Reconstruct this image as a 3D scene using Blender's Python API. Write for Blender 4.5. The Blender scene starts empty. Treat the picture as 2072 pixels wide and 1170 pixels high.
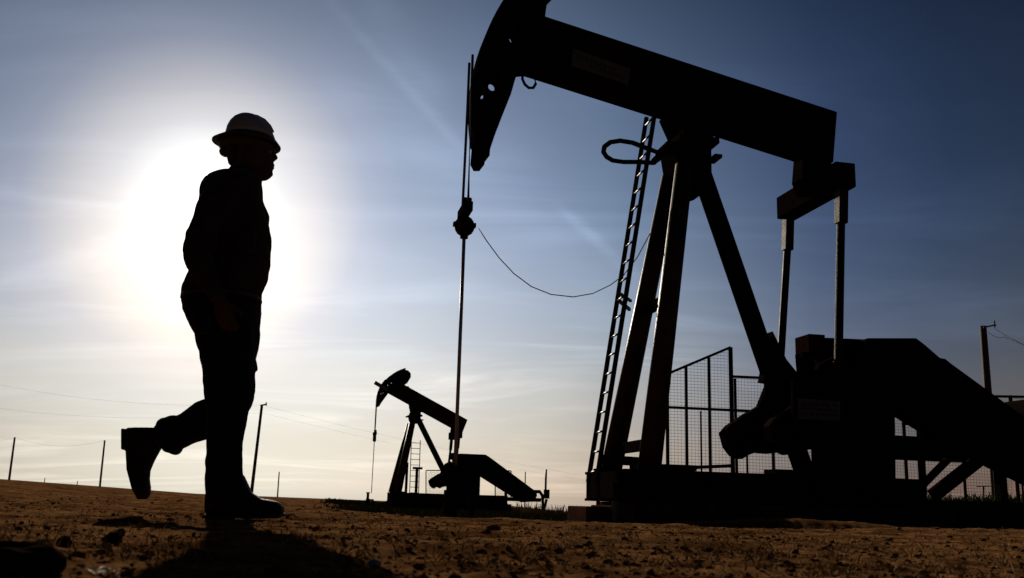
import bpy, bmesh, math, random
import numpy as np
from mathutils import Vector, Matrix

random.seed(7)
rng = np.random.RandomState(11)
S = bpy.context.scene
COL = S.collection

# ------------------------------------------------------------------ camera
FPX = 2000.0                       # focal length in pixels of the 2072 px wide photograph
TH = math.atan(435 / 2000)         # pitch up
ROLL = .028
CP = np.array([0, 0, .10])
Fv = np.array([0, math.cos(TH), math.sin(TH)])
_R = np.array([1, 0, 0.]); _U = np.array([0, -math.sin(TH), math.cos(TH)])
Rv = _R * math.cos(ROLL) + _U * math.sin(ROLL)
Uv = -_R * math.sin(ROLL) + _U * math.cos(ROLL)
cam = bpy.data.cameras.new('camera'); co = bpy.data.objects.new('camera', cam); COL.objects.link(co)
cam.sensor_width = 36; cam.lens = 36 * FPX / 2072; cam.clip_start = .02; cam.clip_end = 5000
m = Matrix.Identity(4)
for i, v in enumerate((Rv, Uv, -Fv)):
    for k in range(3): m[k][i] = v[k]
for k in range(3): m[k][3] = CP[k]
co.matrix_world = m
S.camera = co
cam.dof.use_dof = True; cam.dof.focus_distance = 9.0; cam.dof.aperture_fstop = 9.0; cam.dof.aperture_blades = 7

def ray(px, py): return Fv * FPX + Rv * (px - 1036) + Uv * (585 - py)
def aty(px, py, y):
    d = ray(px, py); return CP + d * (y / d[1])

# ------------------------------------------------------------------ sun, sky, exposure
SUN_EL = math.radians(16.2); SUN_AZ = math.radians(-18.25)      # azimuth from +Y, negative to the left
SD = Vector((math.sin(SUN_AZ) * math.cos(SUN_EL), math.cos(SUN_AZ) * math.cos(SUN_EL), math.sin(SUN_EL)))
sl = bpy.data.lights.new('sun', 'SUN'); sl.energy = 4.2; sl.angle = math.radians(.53); sl.color = (1, .86, .68)
so = bpy.data.objects.new('sun', sl); COL.objects.link(so)
so.rotation_euler = (-SD).to_track_quat('-Z', 'Y').to_euler()
so.location = (0, 0, 30)

W = bpy.data.worlds.new('World'); S.world = W; W.use_nodes = True
nt = W.node_tree; nt.nodes.clear()
def N(t, **kw):
    n = nt.nodes.new(t)
    for k, v in kw.items(): setattr(n, k, v)
    return n
def lk(a, b): nt.links.new(a, b)
def math_(op, a, b=None, c=None, clamp=False):
    n = N('ShaderNodeMath', operation=op, use_clamp=clamp)
    for i, v in enumerate((a, b, c)):
        if v is None: continue
        if isinstance(v, (int, float)): n.inputs[i].default_value = v
        else: lk(v, n.inputs[i])
    return n.outputs[0]
def vmath(op, a, b=None):
    n = N('ShaderNodeVectorMath', operation=op)
    for i, v in enumerate((a, b)):
        if v is None: continue
        if isinstance(v, (tuple, list, Vector)): n.inputs[i].default_value = tuple(v)
        else: lk(v, n.inputs[i])
    return n
def smooth(x, a, b):
    n = N('ShaderNodeMapRange', interpolation_type='SMOOTHSTEP'); lk(x, n.inputs[0])
    n.inputs[1].default_value = a; n.inputs[2].default_value = b
    n.inputs[3].default_value = 0; n.inputs[4].default_value = 1
    return n.outputs[0]
def scale_col(c, f):
    n = N('ShaderNodeVectorMath', operation='SCALE')
    if isinstance(c, tuple): n.inputs[0].default_value = c
    else: lk(c, n.inputs[0])
    if isinstance(f, (int, float)): n.inputs['Scale'].default_value = f
    else: lk(f, n.inputs['Scale'])
    return n.outputs[0]
def ramp(x, stops, interp='LINEAR'):
    n = N('ShaderNodeValToRGB'); lk(x, n.inputs[0]); cr = n.color_ramp; cr.interpolation = interp
    while len(cr.elements) < len(stops): cr.elements.new(.5)
    for e, (p, c) in zip(cr.elements, stops):
        e.position = p; e.color = (c[0], c[1], c[2], 1)
    return n.outputs[0]

tc = N('ShaderNodeTexCoord')
D = vmath('NORMALIZE', tc.outputs['Generated']).outputs[0]
cosg = vmath('DOT_PRODUCT', D, SD).outputs['Value']
gam = math_('DEGREES', math_('ARCCOSINE', math_('MINIMUM', cosg, .999999)))
sep = N('ShaderNodeSeparateXYZ'); lk(D, sep.inputs[0])
zz = sep.outputs[2]
sky = N('ShaderNodeTexSky', sky_type='NISHITA'); sky.sun_disc = False
sky.sun_elevation = SUN_EL; sky.sun_rotation = SUN_AZ
sky.air_density = 1.0; sky.dust_density = 1.2; sky.ozone_density = 1.2
# thin high overcast: the clear-sky model weighted by distance from the sun and by elevation
SKYK = .10
GK = [(0, (0.06296, 0.0722, 0.09153)), (3, (0.03727, 0.04287, 0.05447)), (4.5, (0.0307, 0.03546, 0.0459)), (6, (0.02759, 0.03152, 0.04207)), (7.5, (0.02296, 0.02761, 0.03842)), (9, (0.01859, 0.02356, 0.03634)), (11, (0.01672, 0.02255, 0.03549)), (14, (0.01699, 0.02318, 0.03572)), (18, (0.01657, 0.02241, 0.03435)), (23, (0.01507, 0.02065, 0.03021)), (29, (0.01071, 0.01433, 0.02126)), (35, (0.00592, 0.00828, 0.01391)), (41, (0.00386, 0.0054, 0.00894)), (48, (0.00329, 0.0042, 0.00586))]
EK = [(0, (0.3119, 0.4908, 0.8899)), (3, (0.5186, 0.6025, 0.7354)), (7, (0.8928, 0.8883, 0.875)), (12, (1.0, 1.0, 1.0)), (18, (0.862, 0.895, 0.935)), (24, (0.82, 0.84, 0.86)), (30, (0.60, 0.625, 0.635))]
rG = ramp(math_('DIVIDE', gam, 60.0, clamp=True), [(g / 60, tuple(c * 7 for c in v)) for g, v in GK])
elev = math_('DEGREES', math_('ARCSINE', zz))
rE = ramp(math_('DIVIDE', elev, 60.0, clamp=True), [(g / 60, tuple(c * .8 for c in v)) for g, v in EK])
PH = (math.cos(SUN_AZ), -math.sin(SUN_AZ), 0)
hh = vmath('DOT_PRODUCT', D, PH).outputs['Value']
hh = math_('MINIMUM', math_('MAXIMUM', hh, -.5), .72)
hb = math_('MULTIPLY', math_('POWER', math_('SUBTRACT', 1.0, math_('ABSOLUTE', zz), clamp=True), 6.0), math_('DIVIDE', math_('MINIMUM', gam, 50.0), 50.0))
cx3 = N('ShaderNodeCombineXYZ')
for i, (k1, k2) in enumerate(((1.015, 2.665), (1.022, 1.715), (0.99, 1.161))):
    lk(math_('EXPONENT', math_('ADD', math_('MULTIPLY', hh, k1), math_('MULTIPLY', hb, k2))), cx3.inputs[i])
sm = vmath('MULTIPLY', sky.outputs[0], rG).outputs[0]
sm = vmath('MULTIPLY', sm, rE).outputs[0]
sm = scale_col(vmath('MULTIPLY', sm, cx3.outputs[0]).outputs[0], 1.08 / (7 * .8 * SKYK))
# wispy cirrus laid on a high plane, and two old contrails
dz = math_('ADD', math_('MAXIMUM', zz, 0.0), .12)
cx = math_('DIVIDE', sep.outputs[0], dz); cy = math_('DIVIDE', sep.outputs[1], dz)
cmb = N('ShaderNodeCombineXYZ'); lk(cx, cmb.inputs[0]); lk(cy, cmb.inputs[1])
mp = N('ShaderNodeMapping'); lk(cmb.outputs[0], mp.inputs[0])
mp.inputs['Rotation'].default_value = (0, 0, math.radians(38)); mp.inputs['Scale'].default_value = (.8, 1.9, 1)
nz = N('ShaderNodeTexNoise'); lk(mp.outputs[0], nz.inputs['Vector'])
nz.inputs['Scale'].default_value = .75; nz.inputs['Detail'].default_value = 9; nz.inputs['Roughness'].default_value = .56
nz.inputs['Distortion'].default_value = 1.6
cl = smooth(nz.outputs[0], .42, .78)
nz2 = N('ShaderNodeTexNoise'); lk(cmb.outputs[0], nz2.inputs['Vector']); nz2.inputs['Scale'].default_value = .4; nz2.inputs['Detail'].default_value = 4
cl = math_('MULTIPLY', cl, smooth(nz2.outputs[0], .32, .66))
def contrail(p0, p1, w, amp):
    a = Vector(ray(*p0)).normalized(); b = Vector(ray(*p1)).normalized()
    n = a.cross(b).normalized(); mid = (a + b).normalized(); half = math.acos(max(-1, min(1, a.dot(mid))))
    wob = math_('MULTIPLY', math_('SUBTRACT', nz.outputs[0], .5), w * 1.6)
    dd = math_('ABSOLUTE', math_('ADD', vmath('DOT_PRODUCT', D, n).outputs['Value'], wob))
    band = math_('EXPONENT', math_('MULTIPLY', math_('POWER', math_('DIVIDE', dd, w), 2.0), -1.0))
    t = math_('SUBTRACT', 1.0, smooth(math_('ARCCOSINE', math_('MINIMUM', vmath('DOT_PRODUCT', D, mid).outputs['Value'], .99999)), half * .55, half * 1.15))
    return math_('MULTIPLY', math_('MULTIPLY', band, t), amp)
ct = math_('ADD', contrail((640, -30), (960, 330), .006, .15), contrail((740, -40), (900, 250), .02, .12))
ct = math_('ADD', ct, contrail((1120, 410), (1300, 570), .006, .22))
ct = math_('ADD', ct, contrail((620, 130), (1250, 560), .03, .12))
ct = math_('MULTIPLY', ct, smooth(nz.outputs[0], .30, .58))
br = math_('ADD', .93, math_('ADD', math_('MULTIPLY', cl, .38), ct))
fin = vmath('MULTIPLY', scale_col(sm, br), (1, 1, 1)).outputs[0]
bg = N('ShaderNodeBackground'); lk(fin, bg.inputs[0]); bg.inputs[1].default_value = SKYK
wo = N('ShaderNodeOutputWorld'); lk(bg.outputs[0], wo.inputs[0])

S.view_settings.view_transform = 'Standard'; S.view_settings.look = 'None'
S.view_settings.exposure = 0.0; S.view_settings.gamma = 1; S.view_settings.use_curve_mapping = False
S.cycles.max_bounces = 5; S.cycles.use_denoising = True

# ------------------------------------------------------------------ materials
def mat(name, col, rough=.7, metal=0., col2=None, scale=6., bump=.0, bscale=40., spec=.3, col3=None):
    M = bpy.data.materials.new(name); M.use_nodes = True; t = M.node_tree; b = t.nodes['Principled BSDF']
    b.inputs['Roughness'].default_value = rough; b.inputs['Metallic'].default_value = metal
    b.inputs['Specular IOR Level'].default_value = spec
    tcn = t.nodes.new('ShaderNodeTexCoord')
    if col2:
        n = t.nodes.new('ShaderNodeTexNoise'); n.inputs['Scale'].default_value = scale; n.inputs['Detail'].default_value = 8
        n.inputs['Roughness'].default_value = .65
        t.links.new(tcn.outputs['Object'], n.inputs['Vector'])
        r = t.nodes.new('ShaderNodeValToRGB'); cr = r.color_ramp
        cr.elements[0].position = .36; cr.elements[1].position = .66
        cr.elements[0].color = (*col, 1); cr.elements[1].color = (*col2, 1)
        if col3:
            e = cr.elements.new(.52); e.color = (*col3, 1)
        t.links.new(n.outputs[0], r.inputs[0]); t.links.new(r.outputs[0], b.inputs['Base Color'])
        rr = t.nodes.new('ShaderNodeMapRange'); rr.inputs[3].default_value = max(.05, rough - .15); rr.inputs[4].default_value = min(1, rough + .15)
        t.links.new(n.outputs[0], rr.inputs[0]); t.links.new(rr.outputs[0], b.inputs['Roughness'])
    else: b.inputs['Base Color'].default_value = (*col, 1)
    if bump:
        n = t.nodes.new('ShaderNodeTexNoise'); n.inputs['Scale'].default_value = bscale; n.inputs['Detail'].default_value = 6
        t.links.new(tcn.outputs['Object'], n.inputs['Vector'])
        bp = t.nodes.new('ShaderNodeBump'); bp.inputs['Strength'].default_value = bump; bp.inputs['Distance'].default_value = .02
        t.links.new(n.outputs[0], bp.inputs['Height']); t.links.new(bp.outputs[0], b.inputs['Normal'])
    return M
M_STEEL = mat('black_paint_steel', (.010, .0085, .0085), .55, 0, (.018, .012, .010), 5, .3, 30, .0)
M_RUST = mat('rusty_pipe_steel', (.022, .014, .011), .5, 0, (.060, .034, .022), 3, .3, 30, .10)
M_PIT = mat('greasy_rod_steel', (.014, .011, .010), .6, 0, (.03, .018, .013), 6, .2, 40, .08)
M_RED = mat('faded_red_steel', (.040, .016, .012), .6, 0, (.02, .011, .010), 5, .15, 40, .0)
M_DARKRUST = mat('dark_rust_steel', (.024, .014, .012), .6, 0, (.012, .010, .010), 6, .2, 40, .0)
M_ROD = mat('polished_rod_steel', (.32, .32, .34), .35, .4, (.22, .22, .24), 10, 0)
M_CABLE = mat('wire_rope', (.12, .12, .13), .45, .6, (.07, .07, .08), 30, .3, 200)
M_SIGN = mat('sign_enamel', (.07, .07, .075), .5, 0, (.045, .045, .05), 9)
M_INK = mat('sign_print', (.02, .02, .03), .5)
M_WOOD = mat('weathered_pole_wood', (.09, .06, .045), .85, 0, (.05, .035, .028), 9, .4, 30)
M_CONC = mat('red_stained_concrete', (.085, .04, .028), .9, 0, (.045, .025, .02), 5, .5, 25, .0)
M_GALV = mat('galvanised_steel', (.09, .09, .09), .5, .5, (.10, .10, .10), 9)
M_CLOTH = mat('dark_work_shirt', (.022, .018, .02), .9, 0, (.035, .028, .03), 12, .35, 60, .0)
M_TROU = mat('dark_work_trousers', (.014, .014, .018), .9, 0, (.022, .022, .028), 14, .35, 70, .0)
M_SKIN = mat('weathered_skin', (.065, .03, .022), .65, 0, (.05, .024, .018), 25, .1, 200, .15)
M_HAIR = mat('dark_hair', (.02, .015, .012), .7, 0, (.03, .02, .016), 60, .6, 300)
M_HAT = mat('scuffed_white_hat_plastic', (.25, .285, .33), .4, 0, (.20, .23, .27), 8, .03, 30, .4)
M_HAT_SHADED = mat('scuffed_hat_painted_shade', (.05, .045, .045), .5, 0, (.07, .06, .055), 8, 0, 1, .1)  # hat tone darkened to paint in the shade of the brim's underside
M_BOOT = mat('black_leather', (.014, .011, .010), .6, 0, (.022, .018, .016), 20, .3, 80, .08)
M_SOLE = mat('rubber_sole', (.012, .011, .01), .85)
M_EYE = mat('eye_white', (.12, .11, .10), .4)
M_BELT = mat('leather_belt', (.02, .014, .01), .5)
M_BUCKLE = mat('watch_metal', (.10, .10, .10), .45, .5)
M_PAPER = mat('crumpled_white_scrap', (.80, .76, .66), .8, 0, (.62, .57, .48), 25, .3, 60, 0)
def _translucent(M, f):
    t = M.node_tree; b = t.nodes['Principled BSDF']; tr = t.nodes.new('ShaderNodeBsdfTranslucent'); mx = t.nodes.new('ShaderNodeMixShader')
    mx.inputs[0].default_value = f; tr.inputs[0].default_value = (.85, .8, .7, 1)
    t.links.new(b.outputs[0], mx.inputs[1]); t.links.new(tr.outputs[0], mx.inputs[2]); t.links.new(mx.outputs[0], t.nodes['Material Output'].inputs[0])
_translucent(M_PAPER, .5)
for _m in (M_CLOTH, M_TROU):
    _b = _m.node_tree.nodes['Principled BSDF']; _b.inputs['Sheen Weight'].default_value = .12; _b.inputs['Sheen Roughness'].default_value = .35
M_ROCK = mat('dark_stone', (.014, .010, .008), .95, 0, (.03, .02, .014), 12, .6, 50, 0)
M_PALEROCK = mat('pale_blue_grey_stone', (.30, .31, .34), .8, 0, (.2, .2, .22), 20, .4, 60)
M_CLOD = mat('brown_earth_clod', (.07, .032, .016), 1, 0, (.20, .10, .045), 9, .5, 60, .0)
M_WEED = mat('dull_green_weed', (.05, .07, .025), .9, 0, (.09, .09, .035), 3, 0, 1, .0)
M_DRY = mat('dry_straw', (.16, .11, .05), .9, 0, (.28, .19, .09), 4, 0, 1, .0)

# ground: dry brown dirt, mottled
M_GR = bpy.data.materials.new('dry_dirt'); M_GR.use_nodes = True
def ground_mat():
    t = M_GR.node_tree; b = t.nodes['Principled BSDF']; b.inputs['Roughness'].default_value = 1; b.inputs['Specular IOR Level'].default_value = 0
    tcn = t.nodes.new('ShaderNodeTexCoord')
    def noise(s, d=8, r=.6):
        n = t.nodes.new('ShaderNodeTexNoise'); n.inputs['Scale'].default_value = s; n.inputs['Detail'].default_value = d; n.inputs['Roughness'].default_value = r
        t.links.new(tcn.outputs['Object'], n.inputs['Vector']); return n.outputs[0]
    def rmp(x, st):
        r = t.nodes.new('ShaderNodeValToRGB'); cr = r.color_ramp
        while len(cr.elements) < len(st): cr.elements.new(.5)
        for e, (p, c) in zip(cr.elements, st): e.position = p; e.color = (*c, 1)
        t.links.new(x, r.inputs[0]); return r.outputs[0]
    def mix(a, c, f, bt='MIX'):
        n = t.nodes.new('ShaderNodeMix'); n.data_type = 'RGBA'; n.blend_type = bt
        if isinstance(f, float): n.inputs[0].default_value = f
        else: t.links.new(f, n.inputs[0])
        t.links.new(a, n.inputs[6]); t.links.new(c, n.inputs[7]); return n.outputs[2]
    c1 = rmp(noise(.9), [(.3, (.18, .085, .036)), (.5, (.36, .175, .068)), (.7, (.52, .28, .12))])
    c2 = rmp(noise(7), [(.38, (.045, .020, .010)), (.52, (.30, .14, .052)), (.7, (.60, .33, .145))])
    c3 = rmp(noise(38, 5, .7), [(.40, (.05, .022, .011)), (.6, (.50, .27, .115))])
    c4 = rmp(noise(2.6, 6), [(.42, (.20, .15, .13)), (.56, (.84, .82, .82))])
    c = mix(mix(mix(c1, c2, .55), c3, .4), c4, .75, 'MULTIPLY')
    t.links.new(c, b.inputs['Base Color'])
    bp = t.nodes.new('ShaderNodeBump'); bp.inputs['Strength'].default_value = .9; bp.inputs['Distance'].default_value = .03
    t.links.new(noise(30, 9, .75), bp.inputs['Height']); t.links.new(bp.outputs[0], b.inputs['Normal'])
ground_mat()

# ------------------------------------------------------------------ mesh helpers
class MB:
    def __init__(s): s.v = []; s.f = []
    def add(s, vs, fs):
        o = len(s.v); s.v += [tuple(map(float, v)) for v in vs]; s.f += [tuple(i + o for i in f) for f in fs]; return s
    def box(s, lo, hi):
        (a, b, c), (d, e, f) = lo, hi
        return s.add([(a,b,c),(d,b,c),(d,e,c),(a,e,c),(a,b,f),(d,b,f),(d,e,f),(a,e,f)],
                     [(0,3,2,1),(4,5,6,7),(0,1,5,4),(1,2,6,5),(2,3,7,6),(3,0,4,7)])
    def bar(s, p0, p1, w, h, up=(0, 0, 1)):      # rectangular bar, w across, h along 'up'
        p0 = Vector(p0); p1 = Vector(p1); d = (p1 - p0).normalized(); u = Vector(up); x = d.cross(u)
        if x.length < 1e-4: x = d.cross(Vector((0, 1, 0)))
        x.normalize(); u = x.cross(d).normalized(); vs = []
        for p in (p0, p1):
            for a, b in ((-1,-1),(1,-1),(1,1),(-1,1)): vs.append(p + x * a * w / 2 + u * b * h / 2)
        return s.add(vs, [(0,1,2,3),(7,6,5,4),(0,4,5,1),(1,5,6,2),(2,6,7,3),(3,7,4,0)])
    def tube(s, pts, r, n=10, cap=True):
        pts = [Vector(p) for p in pts]; rs = r if isinstance(r, (list, tuple)) else [r] * len(pts); vs = []; fs = []
        ref = Vector((0, 0, 1))
        for i, p in enumerate(pts):
            d = (pts[min(i + 1, len(pts) - 1)] - pts[max(i - 1, 0)]).normalized()
            x = d.cross(ref)
            if x.length < .05: x = d.cross(Vector((0, 1, 0)))
            x.normalize(); y = d.cross(x)
            for k in range(n):
                a = 2 * math.pi * k / n; vs.append(p + (x * math.cos(a) + y * math.sin(a)) * rs[i])
        for i in range(len(pts) - 1):
            for k in range(n):
                a = i * n + k; b = i * n + (k + 1) % n; fs.append((a, b, b + n, a + n))
        if cap: fs += [tuple(range(n))[::-1], tuple(range((len(pts) - 1) * n, len(pts) * n))]
        return s.add(vs, fs)
    def prism(s, poly, y0, y1):                 # polygon in XZ extruded along Y
        n = len(poly); vs = [(x, y0, z) for x, z in poly] + [(x, y1, z) for x, z in poly]
        return s.add(vs, [tuple(range(n)), tuple(range(n, 2 * n))[::-1]] + [(i, i + n, (i + 1) % n + n, (i + 1) % n) for i in range(n)])
    def loft(s, rings, cap=True):
        n = len(rings[0]); vs = [v for r in rings for v in r]; fs = []
        for i in range(len(rings) - 1):
            for k in range(n):
                a = i * n + k; b = i * n + (k + 1) % n; fs.append((a, b, b + n, a + n))
        if cap: fs += [tuple(range(n))[::-1], tuple(range((len(rings) - 1) * n, len(rings) * n))]
        return s.add(vs, fs)
    def ball(s, c, r, nu=12, nv=8):
        c = Vector(c); r = Vector(r) if not isinstance(r, (int, float)) else Vector((r, r, r)); rings = []
        for j in range(1, nv):
            t = math.pi * j / nv
            rings.append([(c.x + r.x * math.sin(t) * math.cos(2 * math.pi * k / nu), c.y + r.y * math.sin(t) * math.sin(2 * math.pi * k / nu), c.z - r.z * math.cos(t)) for k in range(nu)])
        return s.loft(rings)
    def mesh(s, name, m, smooth=False):
        me = bpy.data.meshes.new(name); me.from_pydata(s.v, [], s.f); me.update()
        bm = bmesh.new(); bm.from_mesh(me); bmesh.ops.recalc_face_normals(bm, faces=bm.faces); bm.to_mesh(me); bm.free()
        if m: me.materials.append(m)
        if smooth:
            for p in me.polygons: p.use_smooth = True
        return me
    def build(s, name, m, parent=None, smooth=False, bevel=0, **kw):
        me = s.mesh(name, m, smooth)
        return link(name, me, parent, bevel, **kw)
def link(name, me, parent=None, bevel=0, **kw):
    o = bpy.data.objects.new(name, me); COL.objects.link(o)
    if parent: o.parent = parent
    if bevel:
        b = o.modifiers.new('bevel', 'BEVEL'); b.width = bevel; b.segments = 2; b.limit_method = 'ANGLE'
    for k, v in kw.items(): o[k] = v
    return o
def thing(name, label, cat, loc=(0, 0, 0), rz=0, group=None):
    o = bpy.data.objects.new(name, None); COL.objects.link(o); o.location = loc; o.rotation_euler = (0, 0, rz)
    o.empty_display_size = .2; o['label'] = label; o['category'] = cat
    if group: o['group'] = group
    return o
def holed_plate(outer, holes, y0, y1):
    bm = bmesh.new(); edges = []
    for lp in [outer] + holes:
        vs = [bm.verts.new((x, y0, z)) for x, z in lp]
        for i in range(len(vs)): edges.append(bm.edges.new((vs[i], vs[(i + 1) % len(vs)])))
    bmesh.ops.triangle_fill(bm, edges=edges, use_beauty=True, use_dissolve=False)
    r = bmesh.ops.extrude_face_region(bm, geom=bm.faces[:])
    bmesh.ops.translate(bm, vec=(0, y1 - y0, 0), verts=[g for g in r['geom'] if isinstance(g, bmesh.types.BMVert)])
    bmesh.ops.recalc_face_normals(bm, faces=bm.faces)
    bm.verts.ensure_lookup_table(); mb = MB(); bm.verts.index_update()
    mb.add([v.co[:] for v in bm.verts], [[v.index for v in f.verts] for f in bm.faces]); bm.free(); return mb

# ------------------------------------------------------------------ terrain
def vnoise(x, y, seed=0):
    xi = np.floor(x).astype(np.int64); yi = np.floor(y).astype(np.int64); xf = x - xi; yf = y - yi
    def h(a, b):
        n = (a * 374761393 + b * 668265263 + seed * 1442695041) & 0xffffffff
        n = ((n ^ (n >> 13)) * 1274126177) & 0xffffffff
        return ((n ^ (n >> 16)) & 0xffff) / 65535.0 * 2 - 1
    u = xf * xf * (3 - 2 * xf); v = yf * yf * (3 - 2 * yf)
    return (h(xi, yi) * (1 - u) + h(xi + 1, yi) * u) * (1 - v) + (h(xi, yi + 1) * (1 - u) + h(xi + 1, yi + 1) * u) * v
def sstep(x, a, b):
    t = np.clip((x - a) / (b - a), 0, 1); return t * t * (3 - 2 * t)
AZ = np.radians([-60, -27.5, -23, -17, -12, -4, 0, 4, 12, 18, 22, 27.5, 60])
SL = np.array([.010, .0100, .0065, .0015, .0005, -.0005, -.001, -.006, -.004, .002, .010, .013, .013])
def gz(x, y):
    x = np.asarray(x, float); y = np.asarray(y, float)
    d = np.hypot(x, y); a = np.arctan2(x, y)
    s = np.interp(a, AZ, SL)
    z = s * d * sstep(d, 8, 30)
    rt = sstep(a, math.radians(-14), math.radians(-4))
    z = z - (.13 * sstep(d, 6, 13) + .22 * sstep(d, 16, 34)) * rt * (1 - sstep(a, math.radians(17), math.radians(22)))
    z = z - .13 * sstep(d, 8, 14) * sstep(a, math.radians(17), math.radians(22)) * (1 - sstep(d, 18, 26))
    # low mounds of scraped dirt in front of the big skid
    for mx, my, sx, sy, hh in ((3.0, 12.2, .9, .35, .13), (4.1, 12.0, .8, .3, .10), (2.3, 13.2, .5, .3, .08)):
        z = z + hh * np.exp(-((x - mx) / sx) ** 2 - ((y - my) / sy) ** 2)
    z = z + .020 * vnoise(x * .6, y * .6, 1) * sstep(d, 1.5, 5)
    return z
def gfine(x, y):
    d = np.hypot(x, y); z = gz(x, y)
    z = z + .009 * vnoise(x * 2.2, y * 2.2, 2) * sstep(d, 1.2, 3)
    z = z + .0034 * vnoise(x * 9, y * 9, 3) + .0026 * vnoise(x * 23, y * 23, 4) + .0018 * vnoise(x * 55, y * 55, 5)
    n = vnoise(x * 14 + 9, y * 14, 6); z = z + .012 * np.clip(n - .3, 0, 1)
    z = z - .022 * np.exp(-((y - .18 * x - 6.2 + .3 * np.sin(x * .7)) / .22) ** 2) - .018 * np.exp(-((y - .18 * x - 7.7 + .3 * np.sin(x * .7)) / .22) ** 2)
    z = z + .03 * sstep(d, 10, 40) * vnoise(x * .9, y * .9, 8)
    return z
def make_ground():
    th = np.concatenate([np.radians(np.arange(-180, -31, 6.)), np.radians(np.linspace(-31, 31, 560)), np.radians(np.arange(37, 180, 6.))])
    r = .25 * np.exp(np.arange(0, 640) * .0137)
    nT = len(th); nR = len(r)
    Rr, T = np.meshgrid(r, th, indexing='ij')
    x = Rr * np.sin(T); y = Rr * np.cos(T); z = gfine(x, y)
    z = np.where(Rr < .9, np.minimum(z, .012), z)
    co_ = np.stack([x, y, z], -1).reshape(-1, 3)
    i = np.arange(nR - 1)[:, None]; j = np.arange(nT)[None, :]; jn = (j + 1) % nT
    q = np.stack([i * nT + j, i * nT + jn, (i + 1) * nT + jn, (i + 1) * nT + j], -1).reshape(-1, 4)[:, ::-1]
    me = bpy.data.meshes.new('ground')
    c0 = len(co_); co_ = np.vstack([co_, [[0, 0, 0]]])
    tri = np.stack([np.full(nT, c0), (np.arange(nT) + 1) % nT, np.arange(nT)], -1)[:, ::-1]
    me.vertices.add(len(co_)); me.vertices.foreach_set('co', co_.ravel())
    nl = q.size + tri.size; me.loops.add(nl); me.loops.foreach_set('vertex_index', np.concatenate([q.ravel(), tri.ravel()]))
    me.polygons.add(len(q) + len(tri))
    me.polygons.foreach_set('loop_start', np.concatenate([np.arange(len(q)) * 4, q.size + np.arange(len(tri)) * 3]))
    me.update(calc_edges=True); me.materials.append(M_GR)
    me.polygons.foreach_set('use_smooth', [True] * len(me.polygons))
    return link('ground', me, kind='structure')
make_ground()

# ------------------------------------------------------------------ pumpjacks
YAW = math.radians(12)
def mk_frame(O, yaw):
    ex = np.array([math.cos(yaw), math.sin(yaw), 0]); ey = np.array([-math.sin(yaw), math.cos(yaw), 0]); return O, ex, ey
O1 = aty(1380, 600, 15.0); O1[2] = 0
FR1 = mk_frame(O1, YAW)
def P1(px, py, Y=0.):                            # photo pixel -> (X, Z) on a plane of the big pumpjack
    O, ex, ey = FR1; d = ray(px, py); t = ((O - CP) @ ey + Y) / (d @ ey); p = CP + t * d - O
    return float(p @ ex), float(p[2])
def at_z(px, py, z):                             # photo pixel -> local point on a level plane
    O, ex, ey = FR1; d = ray(px, py); t = (z - CP[2]) / d[2]; p = CP + t * d - O
    return float(p @ ex), float(p @ ey), z

PIV = (.12, 6.08); A1 = math.radians(-11.6)
def rotp(s, t, a, piv=PIV): return piv[0] + s * math.cos(a) - t * math.sin(a), piv[1] + s * math.sin(a) + t * math.cos(a)
def unrot(X, Z, a, piv=PIV):
    x = X - piv[0]; z = Z - piv[1]; return x * math.cos(a) + z * math.sin(a), -x * math.sin(a) + z * math.cos(a)
HEAD_PX = [(1106, 0), (1100, 44), (1098, 152), (1083, 154), (1056, 156), (1047, 159), (1032, 194), (1014, 239), (999, 278), (990, 305), (989, 318), (979, 331), (967, 331), (960, 318)]
HOLES_PX = [(1023, 88, .08), (1005, 158, .065), (990, 182, .07), (970, 198, .05), (1050, 60, .08)]
FRONT = -2.52                                    # where the head is bolted on, in beam coordinates
HEAD_ST = [unrot(P1(x, y, -.15)[0], P1(x, y, .2 if 2 <= i <= 5 else -.15)[1], A1) for i, (x, y) in enumerate(HEAD_PX)]
RAD = 3.55
def arc_st(a_from, a_to, n, r=RAD):              # angles measured in beam coordinates, 180 deg = straight ahead
    return [(r * math.cos(math.radians(a_from + (a_to - a_from) * i / (n - 1))), .05 + r * math.sin(math.radians(a_from + (a_to - a_from) * i / (n - 1)))) for i in range(n)]

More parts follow.
